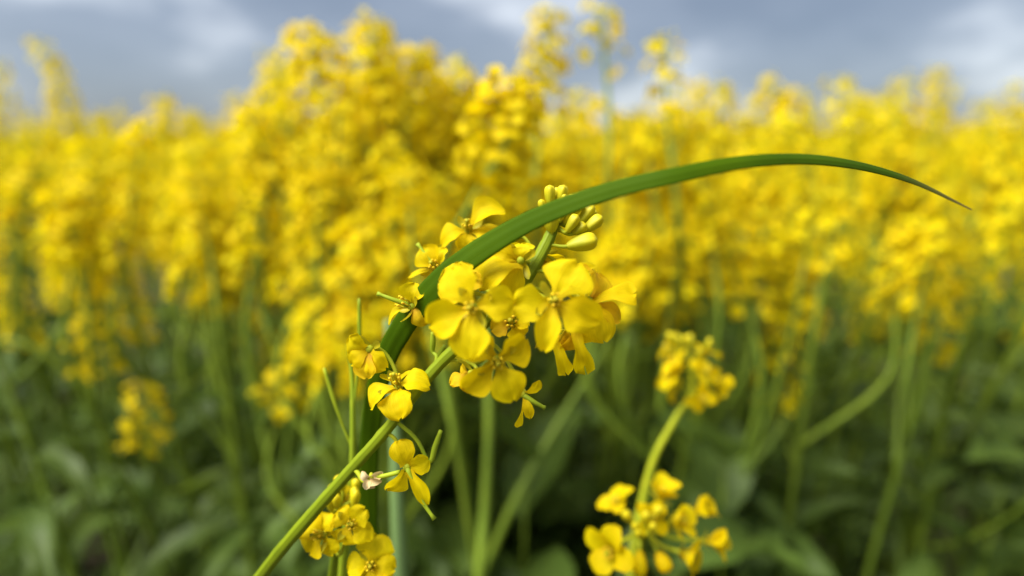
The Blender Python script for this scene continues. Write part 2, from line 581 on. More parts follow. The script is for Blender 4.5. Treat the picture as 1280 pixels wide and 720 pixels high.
FL = [
    # the big front flower
    dict(c=(591, 384, .0985), f=(-.12, -.02, 1), s=(600, 408), petals=[
        (643, 376, .8, 42, dict(arch=.08, cup=.10, claw=.2)), (563, 334, 1.2, 50, dict(arch=.08, cup=.08)),
        (533, 407, .2, 45, dict(arch=.10, cup=.14, claw=.18)), (586, 450, -1.8, 46, dict(arch=.12, cup=.16, claw=.2, midrib=.06))]),
    # the one beside it, right of the stem
    dict(c=(692, 376, .1005), f=(.05, .1, 1), s=(640, 370), petals=[
        (641, 381, .6, 44, dict(arch=.06)), (722, 327, .8, 60, dict(arch=.08, cup=.05)),
        (679, 440, -1.2, 29, dict(arch=.12, cup=.2, claw=.4)), (750, 404, -1.6, 46, dict(arch=.10, cup=.12, claw=.2))]),
    # lower front flower
    dict(c=(621, 450, .1015), f=(.1, -.1, 1), s=(572, 433), petals=[
        (660, 424, .6, 44, dict(arch=.06)), (591, 427, 1.0, 40, dict(arch=.06)),
        (579, 487, .6, 36, dict(arch=.12, fold=.12, claw=.2)), (643, 502, -1.6, 42, dict(arch=.14, cup=.15, claw=.2, midrib=.06))]),
    # lower left, seen from above
    dict(c=(497, 482, .1145), f=(-.1, .75, .6), s=(470, 552), petals=[
        (461, 508, -1.5, 38, dict(arch=.12)), (537, 482, -1.0, 34, dict(arch=.16, n=(0, .8, .6))),
        (502, 525, -4.0, 42, dict(arch=.12)), (493, 470, 4.5, 36, dict(arch=.1))]),
    # small lowest flower with its pod
    dict(c=(509, 585, .1150), f=(.25, -.2, .9), s=(480, 541), petals=[
        (497, 550, .3, 30, dict(arch=.12, cup=.16, claw=.5)), (536, 575, -.3, 26, dict(arch=.12, claw=.5, cup=.18)),
        (485, 617, -.4, 27, dict(arch=.14, claw=.45, cup=.12)), (535, 631, -1.0, 17, dict(arch=.1, cup=.45, claw=.5, blunt=.5, notch=0))],
        pod=(543, 649, -1.4), st=False, pist=None, sep=False, podbow=(-.5, -.2, .3)),
    # drooping fading flower at the left
    dict(c=(461, 437, .1160), f=(-.3, -.2, .8), s=(500, 516), petals=[
        (436, 421, -.4, 30, dict(arch=.16, cup=.2, claw=.4)), (482, 462, -.8, 32, dict(arch=.16, cup=.2, claw=.4)),
        (458, 474, -.2, 30, dict(arch=.1, mat='old_petal', claw=.4)), (436, 456, .4, 24, dict(arch=.16, claw=.4))], sep=True, st=False, pist=None),
    # side-on flower by the foot of the blade
    dict(c=(513, 382, .1165), f=(-.75, .35, .4), s=(600, 408), petals=[
        (520, 353, -.6, 30, dict(arch=.2, n=(-.3, .2, .9), cup=.12)), (482, 401, -.4, 22, dict(arch=.16, n=(-.4, .8, .4))),
        (536, 402, -1.0, 30, dict(arch=.1, n=(-.2, -.2, .9), mat='old_petal')), (545, 372, .8, 26, dict(arch=.1, n=(-.2, .3, .9)))],
        pod=(472, 367, -.4), pist=None),
    # above the blade, far left
    dict(c=(548, 338, .1270), f=(-.35, .45, .7), s=(620, 388), petals=[
        (527, 309, -.2, 32, dict(arch=.1, notch=.14)), (553, 308, 0.1, 24, dict(arch=.12)),
        (510, 345, -.4, 18, dict(arch=.1, n=(-.1, .9, .4))), (578, 334, .2, 26, dict(arch=.1))], pod=(522, 305, .6)),
    # above the blade, large pale one
    dict(c=(585, 288, .1290), f=(.0, .5, .75), s=(640, 366), petals=[
        (632, 264, -.5, 40, dict(arch=.16, cup=.14)), (549, 303, -.6, 30, dict(arch=.18, n=(-.1, .7, .6), cup=.1)),
        (582, 317, -1.6, 28, dict(arch=.12)), (628, 296, -1.2, 36, dict(arch=.1))]),
    # below the blade beside the stem, catching the light
    dict(c=(650, 326, .1120), f=(-.3, -.1, .9), s=(666, 334), petals=[
        (596, 356, -1.2, 50, dict(arch=.15, n=(.1, .6, .7), claw=.45, cup=.12)), (650, 303, .6, 34, dict(arch=.12)),
        (612, 316, .2, 36, dict(arch=.1)), (632, 378, -1.6, 28, dict(arch=.1, n=(.3, .4, .8), claw=.45))], pist=.004, st=False),
    # right-hand flower with the flared petal
    dict(c=(738, 376, .1115), f=(.7, -.15, .55), s=(664, 338), petals=[
        (796, 366, -.8, 42, dict(arch=.06, claw=.36, notch=.16, n=(-.1, .7, .6), blunt=.9, c0=.3, c1=.85, roll=0, curl=0)),
        (756, 428, -1.0, 40, dict(arch=.12, claw=.45, n=(.5, .2, .8))),
        (752, 340, 1.2, 38, dict(arch=.1, mat='old_petal')), (776, 402, 1.5, 24, dict(arch=.1, n=(.4, .2, .8), mat='old_petal'))], st=False),
    # two drooping petals below
    dict(c=(690, 420, .1130), f=(.25, -.75, .5), s=(640, 370), petals=[
        (714, 466, -1.0, 20, dict(arch=.12, claw=.6, notch=.10, n=(.2, .1, .9), side=.14, blunt=.85, c0=.4, c1=.9, roll=.3, cup=.25)),
        (676, 432, .8, 24, dict(arch=.1, mat='old_petal')), (712, 430, 1.2, 26, dict(arch=.1, mat='old_petal', n=(.3, .2, .8)))], pist=None, st=False),
    dict(c=(719, 410, .1120), f=(.35, -.75, .45), s=(648, 360), petals=[
        (733, 468, -1.4, 25, dict(arch=.12, claw=.5, notch=.2, n=(-.3, .1, .9), blunt=.9, c0=.35, c1=.85, roll=-.2, cup=.2)),
        (748, 424, 1.0, 26, dict(arch=.1)), (700, 436, 1.6, 22, dict(arch=.1, mat='old_petal'))], pist=.0045, st=False),
    # half open behind the stem top
    dict(c=(676, 326, .1180), f=(.5, -.3, .5), s=(676, 318), petals=[
        (706, 326, -1.5, 32, dict(arch=.18, cup=.25, claw=.4)), (694, 356, -1.2, 34, dict(arch=.18, cup=.2, claw=.4, mat='old_petal')),
        (702, 342, 1.0, 22, dict(arch=.1, cup=.2, mat='old_petal'))], st=False, sep=True),
    # fading side petal left of the lower front flower
    dict(c=(588, 468, .1135), f=(-.6, -.25, .55), s=(552, 453), mat='old_petal', petals=[
        (562, 480, -.8, 18, dict(arch=.15, n=(0, .4, .8))), (583, 492, -.4, 18, dict(arch=.12)), (604, 486, .6, 24, dict(arch=.1)),
        (577, 456, 1.4, 16, dict(arch=.1))], pist=None, st=False),
    # ragged flower with narrow petals at the lower right
    dict(c=(655, 494, .1140), f=(.2, -.5, .7), s=(590, 418), petals=[
        (675, 475, -.4, 20, dict(arch=.14, claw=.5)), (648, 535, -1.0, 9, dict(arch=.1, claw=.25, c0=.4, c1=.9, blunt=.9, notch=0)),
        (663, 523, -1.4, 13, dict(arch=.14, claw=.4)), (638, 480, .4, 24, dict(arch=.1))], pod=(681, 510, -.8), pist=None, sep=False, st=False),
    # between the two front flowers
    dict(c=(640, 404, .1115), f=(-.1, .2, .9), s=(632, 378), petals=[
        (614, 412, -1, 26, dict(arch=.1, mat='old_petal')), (661, 407, -1.2, 22, dict(arch=.14, n=(0, .7, .6))),
        (650, 424, -.8, 26, dict(arch=.1)), (637, 388, 1.0, 22, dict(arch=.1))]),
    # tucked behind, left of the stem
    dict(c=(575, 356, .1065), f=(-.3, .3, .9), s=(622, 388), petals=[
        (548, 352, -.4, 36, dict(arch=.12)), (574, 327, 0, 40, dict(arch=.12)), (560, 382, -1, 34, dict(arch=.12)),
        (602, 348, .6, 34, dict(arch=.12, mat='old_petal'))]),
    # right of the stem, behind the right-hand front flower
    dict(c=(724, 352, .1150), f=(.4, .3, .7), s=(676, 318), petals=[
        (746, 344, -.6, 32, dict(arch=.12, mat='old_petal')), (718, 330, .4, 36, dict(arch=.12)),
        (744, 378, -1.0, 32, dict(arch=.12)), (703, 362, .2, 28, dict(arch=.12))]),
]
for sp in FL:
    flower(sp)

# unopened buds at the tip
BUDS = [((709, 308), (747, 299), 21, .1150, (688, 312), 'b'), ((729, 290), (753, 270), 15, .1165, (694, 280), 0),
        ((722, 282), (742, 256), 14, .1172, (697, 272), 0), ((688, 258), (687, 231), 13, .1165, (699, 268), 0),
        ((699, 256), (705, 231), 13, .1170, (701, 262), 0), ((680, 268), (676, 249), 9, .1160, (694, 280), 0),
        ((690, 290), (688, 266), 20, .1150, (686, 300), 0), ((706, 280), (712, 258), 12, .1150, (698, 272), 0),
        ((716, 292), (733, 280), 13, .1155, (692, 288), 0), ((697, 262), (696, 242), 11, .1180, (702, 260), 0),
        ((709, 262), (718, 243), 12, .1185, (702, 260), 0), ((646, 296), (626, 304), 16, .1150, (672, 324), 1),
        ((703, 254), (706, 242), 9, .1165, (703, 258), 0), ((712, 270), (729, 252), 12, .1160, (699, 268), 0), ((700, 276), (704, 256), 12, .1142, (697, 272), 0),
        ((734, 284), (752, 276), 12, .1180, (694, 280), 0), ((693, 250), (698, 234), 9, .1185, (703, 258), 0), ((716, 262), (733, 247), 10, .1195, (702, 260), 0),
        ((683, 282), (676, 262), 12, .1175, (690, 288), 0), ((708, 290), (722, 268), 13, .1145, (694, 282), 0), ((726, 276), (746, 264), 11, .1190, (697, 272), 0)]
for b, t, w, d, s, kind in BUDS:
    p0, p1 = at(*b, d), at(*t, d - .0006)
    m = MB()
    m.bud(p0, p1, w / 2 / PXM * d, 24, 0, 13, .13)
    bo = place('bud', m, ['bud'], hero, p0, HB)
    ps, ds = stem_pt(*s)
    out = (p1 - p0).normalized()
    if (ps - p0).length > .0012:
        pedicel(hero, HB, ps, (ds * .5 + (p0 - ps).normalized() * .8).normalized() if kind != 1 else cv(-.5, .9, .1),
                p0 + out * .0003, out, .00035, .00045)

# young pods on their stalks further down the stem
for a, b, c, d in [((490, 528), (537, 578), (551, 538), .116), ((545, 460), (541, 440), (541, 415), .117), ((520, 492), (545, 452), (556, 432), .122),
                   ((580, 425), (605, 448), (585, 458), .118), ((455, 569), (470, 545), (497, 520), .121)]:
    p0, ds = stem_pt(*a)
    p1, p2 = at(*b, d), at(*c, d - .001)
    m = MB()
    pts = [Vector(p) for p in spline([p0, p0.lerp(p1, .55) + ds * .001, p1, p1.lerp(p2, .5), p2], 18)]
    m.tube(pts, lambda t: .00042 if t < .5 else .00042 + .0002 * math.sin(math.pi * min(1, (t - .5) * 2.1)), 8)
    place('pod', m, ['pod'], hero, p0, HB)
# withered flower whose stalk leaves the stem by the left edge
p0, ds = stem_pt(438, 588)
wb = at(462, 598, .1165)
pedicel(hero, HB, p0, cv(.6, .1, .3), wb, cv(.6, .6, 0), .0005, .0006)
wf = MB()
wf.tube([wb, wb + cv(.6, .6, .1) * .001], [.0005, .0008], 8)
wo_ = place('flower', wf, ['pedicel'], hero, wb, HB)
wo_['label'] = 'withered whitish flower left of the lowest small flower'
for k in range(6):
    a = RND.uniform(0, 6.3)
    tip = wb + cv(math.cos(a), math.sin(a) * .8, RND.uniform(-.4, .6)) * RND.uniform(.002, .0036)
    m = MB()
    m.petal(wb, tip, cv(0, 0, 1), .0017, arch=.3, cup=.4, claw=.5, nu=6, nv=5)
    place('petal', m, ['dry'], wo_, wb, wb)
pts = [Vector(p) for p in spline([wb, at(480, 595, .116), at(500, 590, .1155)], 8)]
m = MB()
m.tube(pts, .0005, 8)
place('pod', m, ['pod'], hero, wb, HB)

# ------------------------------------------------------------------ arching blade of grass
BL = [(1215, 262, 2, .130), (1130, 222, 9, .118), (1030, 200, 14, .106), (930, 202, 18, .097), (842, 219, 21, .094), (780, 233, 22, .096), (720, 252, 24, .099),
      (660, 277, 27, .103), (600, 312, 31, .107), (560, 342, 33, .1100), (528, 374, 34, .114), (502, 408, 33, .122),
      (482, 446, 30, .131), (468, 495, 27, .140), (461, 560, 25, .148), (460, 640, 24, .158), (462, 730, 24, .17)]
bw = [(*at(a, b, d), 1.03 * w / PXM * d) for a, b, w, d in BL] + [(-0.075, .16, .70, .0055), (-0.07, .18, .35, .006), (-0.065, .19, 0, .004)]
bs = spline(bw, 150)
GB = Vector((-0.065, .19, 0))
blade = MB()
top, bot, uva = [], [], []
for i, p in enumerate(bs):
    P = Vector(p[:3])
    d = (Vector(bs[max(i - 1, 0)][:3]) - Vector(bs[min(i + 1, len(bs) - 1)][:3])).normalized()
    t = i / (len(bs) - 1)
    p = np.array([*p[:3], p[3] * (1 + .035 * noise.noise(Vector((i * .23, 0, 0))) + .02 * noise.noise(Vector((i * .9, 3, 0))))])
    view = (C0 - P).normalized()
    nrm = (cv(-.1, .25, 1) if i < 125 else Vector((0.1, -1, .1)))
    S = d.cross(nrm).normalized()
    Nn = S.cross(d)
    row, rb, ur = [], [], []
    for j in range(9):
        v = -1 + j / 4
        h = -abs(v) * .055 * p[3] + .012 * p[3] * math.cos(v * 9) + .02 * p[3] * math.sin(14 * t + 2 * v)
        q = P + S * v * p[3] / 2 + Nn * h
        row.append(q)
        rb.append(q - Nn * (.00016 * (1.05 - abs(v)) + .00004))
        ur.append((t, .5 + v / 2))
    top.append(row + rb[::-1])
    uva.append(ur + ur[::-1])
blade.grid(top, uva, 0, True)
bo = place('grass_blade', blade, ['blade'], None, GB, Vector((0, 0, 0)))
bo['label'] = 'long dark green grass blade arching over the sharp yellow flower spray'
bo['category'] = 'grass blade'

# ================================================================== SHARED FLOWER PIECES FOR THE FIELD
X, Y, Z = Vector((1, 0, 0)), Vector((0, 1, 0)), Vector((0, 0, 1))
PET, PETLO, CENT, FLOW, FLOWLO = [], [], [], [], []
rv = random.Random(5)


def local_petal(nu, nv, rnd):
    m = MB()
    L = rnd.uniform(.0070, .0084)
    m.petal(Vector((.0005, 0, 0)), Vector((L, 0, rnd.uniform(.0002, .0022))), Z, rnd.uniform(.0055, .0072), arch=rnd.uniform(.08, .2),
            curl=rnd.uniform(0, .15), cup=rnd.uniform(-.02, .14), claw=.28, nu=nu, nv=nv, rnd=rnd, roll=rnd.uniform(-.25, .25))
    return m


for k in range(6):
    m = local_petal(7, 5, rv)
    PET.append(m)
for k in range(6):
    PETLO.append(local_petal(3, 3, rv))
PETM = [m.mesh('petal', ['petal']) for m in PET]
for k in range(2):
    m = MB()
    m.tube([Z * -.0045, Z * -.001, Z * .0003], [.0004, .0006, .0008], 6, 0)
    for a in range(4):
        o = X * math.cos(a * 1.571 + .7) + Y * math.sin(a * 1.571 + .7)
        m.petal(Z * -.0008, o * .0036 + Z * .001, Z, .0016, claw=.7, notch=0, nu=3, nv=3, mi=1, blunt=.6)
    for a in range(6):
        o = X * math.cos(a * 1.047) + Y * math.sin(a * 1.047)
        m.tube([o * .0004, o * .0012 + Z * .0036], .0002, 4, 1)
        m.bud(o * .0012 + Z * .0034, o * .0014 + Z * .005, .00042, 5, 2, 3)
    m.tube([Z * 0, Z * .005], .00042, 5, 0)
    CENT.append(m)
CENTM = [m.mesh('flower', ['pedicel', 'sepal', 'anther']) for m in CENT]
for src, dst, nv in ((PET, FLOW, 6), (PETLO, FLOWLO, 6)):
    for k in range(nv):
        m = MB()
        if dst is FLOW:
            m.add(CENT[k % 2], Matrix.Identity(4), {0: 1, 1: 2, 2: 3})
        else:
            m.tube([Z * -.003, Z * .003], .0007, 4, 1)
        for a in range(4):
            if rv.random() < .06:
                continue
            R = Matrix.Rotation(a * math.pi / 2 + rv.uniform(-.3, .3), 4, 'Z') @ Matrix.Rotation(rv.uniform(-.45, .3), 4, 'Y')
            m.add(rv.choice(src), R)
        dst.append(m)
FLOWM = [m.mesh('flower', ['far_petal', 'pedicel', 'sepal', 'anther']) for m in FLOW]
bm_ = MB()
bm_.bud(Vector((0, 0, 0)), Z * .0058, .0013, 8, 0, 7)
BUD = bm_
BUDM = bm_.mesh('bud', ['bud'])


def frame(pos, zdir, spin, scale=1.0):
    z = zdir.normalized()
    x = ortho(z)
    y = z.cross(x)
    R = Matrix((x, y, z)).transposed().to_4x4()
    return Matrix.Translation(pos) @ R @ Matrix.Rotation(spin, 4, 'Z') @ Matrix.Scale(scale, 4)


def axis_frame(pts, t):
    k = t * (len(pts) - 1)
    i = min(int(k), len(pts) - 2)
    p = pts[i].lerp(pts[i + 1], k - i)
    d = (pts[i + 1] - pts[i]).normalized()
    return p, d


def raceme_layout(pts, nfl, rnd, rlen=.018, top=.93, low=.12):
    """flowers spiral up an axis: (position, facing, axis point); buds at the tip"""
    fl, buds, pods = [], [], []
    a = rnd.uniform(0, 6.3)
    for k in range(nfl):
        t = low + (top - low) * (k / max(1, nfl - 1))
        a += 2.4 + rnd.uniform(-.3, .3)
        p, d = axis_frame(pts, t)
        x = ortho(d)
        y = d.cross(x)
        o = x * math.cos(a) + y * math.sin(a)
        r = rlen * (1 - .45 * t) * rnd.uniform(.75, 1.2)
        up = .25 + .9 * t
        pos = p + o * r + d * r * up * .7
        fac = (o * (1.0 - .35 * t) + d * (.25 + .7 * t) + Vector((rnd.uniform(-.5, .5), rnd.uniform(-.5, .5), rnd.uniform(-.5, .5)))).normalized()
        fl.append((pos, fac, p))
    for k in range(max(6, nfl // 4)):
        a += 2.4
        p, d = axis_frame(pts, rnd.uniform(.93, 1))
        x = ortho(d)
        y = d.cross(x)
        o = x * math.cos(a) + y * math.sin(a)
        q = rnd.uniform(.002, .009)
        buds.append((p + o * q + d * rnd.uniform(.001, .008), (d + o * .5).normalized(), p))
    return fl, buds


def raceme_objects(host, porg, pts, nfl, rnd, petals=True, rlen=.018, fscale=1.0, top=.93, low=.12):
    """near racemes: every flower and bud is a part; petals are sub-parts of the nearest ones. pts in world coords"""
    fl, buds = raceme_layout(pts, nfl, rnd, rlen, top, low)
    pm = MB()
    for pos, fac, p in fl:
        mid = p.lerp(pos, .55) - fac * .001
        pm.tube([p, mid, pos - fac * .0035], .0004, 5, cap=False)
        Mx = frame(pos - porg, fac, rnd.uniform(0, 6.3), fscale * rnd.uniform(.85, 1.12))
        if petals:
            fo = put('flower', rnd.choice(CENTM), host, Mx)
            for a in range(4):
                R = Matrix.Rotation(a * math.pi / 2 + rnd.uniform(-.3, .3), 4, 'Z') @ Matrix.Rotation(rnd.uniform(-.5, .3), 4, 'Y')
                put('petal', rnd.choice(PETM), fo, R)
        else:
            put('flower', rnd.choice(FLOWM), host, Mx)
    for pos, fac, p in buds:
        pm.tube([p, pos], .0003, 4, cap=False)
        put('bud', BUDM, host, frame(pos - porg, fac, 0, rnd.uniform(.7, 1.15)))
    ob = place('flower_stalks', pm, ['pedicel'], host, porg, porg)
    ob['kind'] = 'stuff'


# ---- leaves
def leaf_mesh(name, mat, L, W, rnd, lobes=0.0, nu=10, nv=5, droop=.25):
    m = MB()
    rows, uvs = [], []
    ph = rnd.uniform(0, 6)
    for i in range(nu + 1):
        u = i / nu
        w = W / 2 * (math.sin(math.pi * min(1, .06 + u ** .8 * .94)) ** .8 + .06) * (1 + lobes * math.sin(u * 34 + ph))
        row, ur = [], []
        for j in range(nv):
            v = -1 + 2 * j / (nv - 1)
            z = .10 * L * math.sin(u * math.pi * .8) - droop * L * u * u + .22 * W * v * v + .06 * W * math.sin(u * 13 + v * 2 + ph)
            row.append(Vector((u * L * (1 - .1 * droop * u), v * w, z)))
            ur.append((u, .5 + v / 2))
        rows.append(row)
        uvs.append(ur)
    m.grid(rows, uvs)
    return m


LEAFB = [leaf_mesh('leaf', 'leaf', RND.uniform(.10, .17), RND.uniform(.028, .05), RND, .08, droop=RND.uniform(.1, .5)) for _ in range(5)]
LEAFM = [m.mesh('leaf', ['leaf']) for m in LEAFB]
WEEDB = [leaf_mesh('leaf', 'weed', RND.uniform(.07, .13), RND.uniform(.022, .04), RND, .34, nu=26, nv=5, droop=RND.uniform(.1, .4)) for _ in range(3)]
WEEDB += [leaf_mesh('leaf', 'weed', RND.uniform(.06, .11), RND.uniform(.026, .045), RND, .06, droop=RND.uniform(.1, .4)) for _ in range(3)]
WEEDM = [m.mesh('leaf', ['weed']) for m in WEEDB]


def leaf_matrix(pos, az, up, scale):
    return Matrix.Translation(pos) @ Matrix.Rotation(az, 4, 'Z') @ Matrix.Rotation(-up, 4, 'Y') @ Matrix.Rotation(RND.uniform(-.5, .5), 4, 'X') @ Matrix.Scale(scale, 4)


# ================================================================== NAMED PLANTS AROUND THE SPRAY
def near_plant(label, root, racemes, joint_h, group=None, petals=True, stem_mat='field_stem', leaves=5, seed=0, srad=.0022, mid=None):
    """racemes: list of (points in world from joint upwards incl. flowering part, flowering start fraction, n flowers, rlen, fscale)"""
    rnd = random.Random(seed)
    R = Vector(root)
    h = thing('rapeseed_plant', label, 'plant', R, group)
    sm = MB()
    mains = []
    for q in racemes:
        tip = q['pts'][-1]
        jp = Vector((R.x + (q['pts'][0].x - R.x) * .35, R.y + (q['pts'][0].y - R.y) * .35, joint_h * rnd.uniform(.8, 1.05)))
        path = [R, jp] + list(q['pts']) if not mains else [[w_ for w_ in mains[0] if w_.z < q['pts'][0].z - .08 or w_ is mains[0][0]][-1]] + list(q['pts'])
        sp = [Vector(p) for p in spline(path, 44)]
        r0 = srad if not mains else srad * .55
        sm.tube(sp, lambda t, r0=r0: r0 * (1 - t) ** .8 + .0009, 8)
        mains.append(sp)
        if q.get('n', 0):
            k = int(len(sp) * (1 - q.get('fr', .25)))
            raceme_objects(h, R, sp[k:], q['n'], rnd, q.get('petals', petals), q.get('rl', .018), q.get('fs', 1.0), q.get('top', .93), q.get('low', .08))
    place('stem', sm, [stem_mat], h, R, R)
    for k in range(leaves):
        lowp = [q for q in mains[0] if q.z < .62]
        p = rnd.choice(lowp)
        put('leaf', rnd.choice(LEAFM), h, leaf_matrix(p - R, rnd.uniform(0, 6.3), rnd.uniform(-.2, .7), rnd.uniform(.6, 1.0)))
    return h


def P(*a):
    return at(*a)


# dense raceme right behind the sharp spray, centre
near_plant('blurred upright yellow raceme just behind the tip of the sharp spray', (0.01, .42, 0),
           [dict(pts=[P(556, 330, .33), P(585, 262, .31), P(612, 215, .30), P(638, 165, .30), P(644, 128, .30)], n=30, fr=.46, rl=.022, fs=1.2),
            dict(pts=[P(520, 330, .40), P(512, 265, .40), P(508, 225, .41)], n=15, fr=.6, rl=.02)], .55, seed=1)
near_plant('tall blurred yellow raceme standing against the blue grey cloud', (0.08, .66, 0),
           [dict(pts=[P(668, 260, .55), P(672, 190, .55), P(676, 110, .55), P(686, 22, .55)], n=36, fr=.34, rl=.026, fs=1.2),
            dict(pts=[P(612, 260, .6), P(600, 200, .6), P(596, 150, .6)], n=20, fr=.5, rl=.02, fs=1.1)], .6, petals=False, seed=2)
near_plant('thin flowering stalk with a small yellow top against the sky', (0.16, .62, 0),
           [dict(pts=[P(760, 230, .50), P(762, 150, .50), P(757, 85, .50), P(752, 18, .50)], n=12, fr=.22, rl=.02, fs=1.0, low=.0),
            dict(pts=[P(775, 240, .55), P(784, 190, .55), P(786, 150, .55)], n=16, fr=.5, rl=.02)], .6, petals=False, seed=3)
near_plant('yellow flowering stalk with two tufts right of the thin one', (0.24, .6, 0),
           [dict(pts=[P(845, 240, .48), P(836, 170, .48), P(832, 110, .48), P(830, 58, .48)], n=13, fr=.33, rl=.018, fs=1.0, low=0),
            dict(pts=[P(815, 240, .5), P(812, 200, .5), P(815, 165, .5)], n=16, fr=.5, rl=.02)], .6, petals=False, seed=4)
near_plant('high blurred yellow plant making the left shoulder of the skyline', (-0.16, .62, 0),
           [dict(pts=[P(460, 240, .52), P(462, 160, .52), P(466, 90, .52), P(464, 38, .52)], n=34, fr=.42, rl=.028, fs=1.2),
            dict(pts=[P(500, 250, .55), P(506, 170, .55), P(514, 110, .55), P(524, 72, .55)], n=28, fr=.5, rl=.026, fs=1.2),
            dict(pts=[P(420, 250, .5), P(400, 170, .5), P(396, 100, .5), P(388, 50, .5)], n=28, fr=.5, rl=.026, fs=1.2)], .6, petals=False, seed=5)
near_plant('blurred yellow plant whose single bud pokes above the skyline dip', (-0.06, .7, 0),
           [dict(pts=[P(572, 250, .62), P(572, 180, .62), P(573, 120, .62), P(574, 78, .62)], n=26, fr=.45, rl=.022, fs=1.1, top=.8),
            dict(pts=[P(540, 250, .6), P(536, 190, .6), P(532, 130, .6)], n=26, fr=.5, rl=.024, fs=1.1)], .6, petals=False, seed=6)
# the plants that fill the yellow mass close behind the spray
MASS = [(446, 62, .58), (474, 52, .62), (497, 78, .58), (522, 90, .60), (545, 104, .62), (470, 100, .50), (505, 130, .52), (535, 140, .56), (585, 122, .70),
        (606, 128, .66), (722, 118, .75), (742, 128, .72), (802, 140, .7), (838, 136, .66), (640, 175, .7), (700, 150, .75),
        (400, 70, .6), (350, 90, .6), (900, 110, .7), (960, 100, .7), (450, 150, .50), (484, 200, .46), (455, 285, .43), (505, 318, .42), (532, 175, .55), (552, 235, .50), (432, 350, .42), (590, 225, .62),
        (628, 165, .62), (560, 130, .66), (720, 140, .68), (762, 178, .62), (800, 165, .58), (832, 215, .52), (772, 262, .60), (818, 272, .54),
        (852, 300, .50), (742, 225, .70), (704, 190, .62), (655, 215, .60), (480, 110, .60), (610, 140, .7), (860, 150, .55), (880, 230, .5),
        (395, 210, .46), (370, 140, .5), (410, 280, .45), (900, 300, .52), (340, 240, .5), (930, 190, .6), (300, 170, .55), (960, 270, .55),
        (240, 230, .52), (1010, 180, .6), (180, 160, .58), (1060, 250, .55), (110, 240, .55), (1120, 170, .6), (50, 180, .6), (1180, 240, .55), (1240, 170, .6), (770, 215, .75), (690, 250, .8)]
rq = random.Random(41)
for k, (px, py, d) in enumerate(MASS):
    q = []
    for j in range(4):
        ox, oy, od = (0, 0, 0) if j == 0 else (rq.uniform(-75, 75), rq.uniform(5, 90), rq.uniform(-.03, .10))
        if 640 < px + ox < 860:
            oy = min(oy, max(0, 262 - py))     # the open green patch behind the spray stays free of bloom
        sx = rq.uniform(-38, 38)
        q.append(dict(pts=[P(px + ox + sx * 1.6, py + oy + 180, d + od), P(px + ox + sx, py + oy + 85, d + od), P(px + ox, py + oy, d + od)],
                      n=rq.randint(15, 24), fr=.42 if j else .33, rl=rq.uniform(.019, .025), fs=rq.uniform(1.0, 1.25)))
    b = at(px, py, d)
    near_plant('blurred yellow rapeseed plant in full bloom in the field behind the sharp spray', (b.x + rq.uniform(-.03, .03), b.y + rq.uniform(.0, .08), 0), q, .55,
               group='rapeseed plants crowding the field', petals=False, seed=100 + k, leaves=4, srad=.0032)
# plant whose flower head hangs into the right, stalk running down behind the lower right bunch
near_plant('curved green stalk with a blurred yellow head behind the lower right bunch', (0.075, .27, 0),
           [dict(pts=[P(792, 690, .235), P(803, 625, .235), P(818, 572, .235), P(845, 522, .235), P(864, 488, .235), P(862, 450, .235)], n=10, fr=.22, rl=.011, fs=.9),
            ], .45, leaves=2, stem_mat='pedicel', seed=7, srad=.0011)

# bunch at the lower right, looked at from above
BR = at(803, 662, .185)
rr = Vector((.085, .14, 0))
br = thing('rapeseed_plant', 'half open yellow flower bunch at the lower right below the curved stalk', 'plant', rr)
sm = MB()
sp = [Vector(p) for p in spline([rr, (.084, .145, .4), at(800, 760, .215), at(803, 690, .197), BR], 40)]
sm.tube(sp, lambda t: .0030 * (1 - t) ** 2 + .0010, 8)
place('stem', sm, ['stem'], br, rr, rr)
rb = random.Random(31)
for (px, py, dd, fv, sc_) in [(766, 686, -.012, (-.5, .1, .8), 1.15), (824, 626, .004, (.3, .9, .4), 1.1), (776, 634, .003, (-.5, .8, .3), .95),
                              (840, 652, -.006, (.7, .4, .6), 1.0), (850, 690, -.008, (.8, .0, .6), 1.05), (868, 640, .004, (.8, .5, .2), 1.0),
                              (812, 648, -.006, (.1, .5, .9), .8), (880, 676, .002, (.9, .1, .3), 1.05)]:
    p = at(px, py, .185 + dd)
    f = cv(*fv)
    fo = put('flower', rb.choice(CENTM), br, frame(p - rr, f, rb.uniform(0, 6.3), sc_))
    cl = rb.uniform(-1.0, -.15)
    for a in range(4):
        put('petal', rb.choice(PETM), fo, Matrix.Rotation(a * math.pi / 2 + rb.uniform(-.25, .25), 4, 'Z') @ Matrix.Rotation(cl + rb.uniform(-.2, .2), 4, 'Y'))
    pedicel(br, rr, BR, (p - BR).normalized(), p - f * .004, f, .0006, .0006)
for (px, py, dd, sx, sy, w) in [(800, 688, -.012, 800, 722, 17), (822, 690, -.01, 836, 716, 20), (790, 652, -.004, 780, 640, 12), (806, 655, -.01, 808, 640, 11),
                                (798, 664, -.012, 792, 655, 9), (812, 664, -.012, 818, 655, 9), (800, 672, -.014, 797, 664, 8), (816, 646, -.006, 826, 634, 12)]:
    p0, p1 = at(px, py, .185 + dd), at(sx, sy, .182 + dd)
    m = MB()
    m.bud(p0, p1, w / 2 / PXM * .175, 10, 0, 9, .08)
    b_ = place('bud', m, ['petal' if w > 16 else 'bud'], br, p0, rr)
    pedicel(br, rr, BR, (p0 - BR).normalized(), p0, (p1 - p0).normalized(), .0005, .0005)

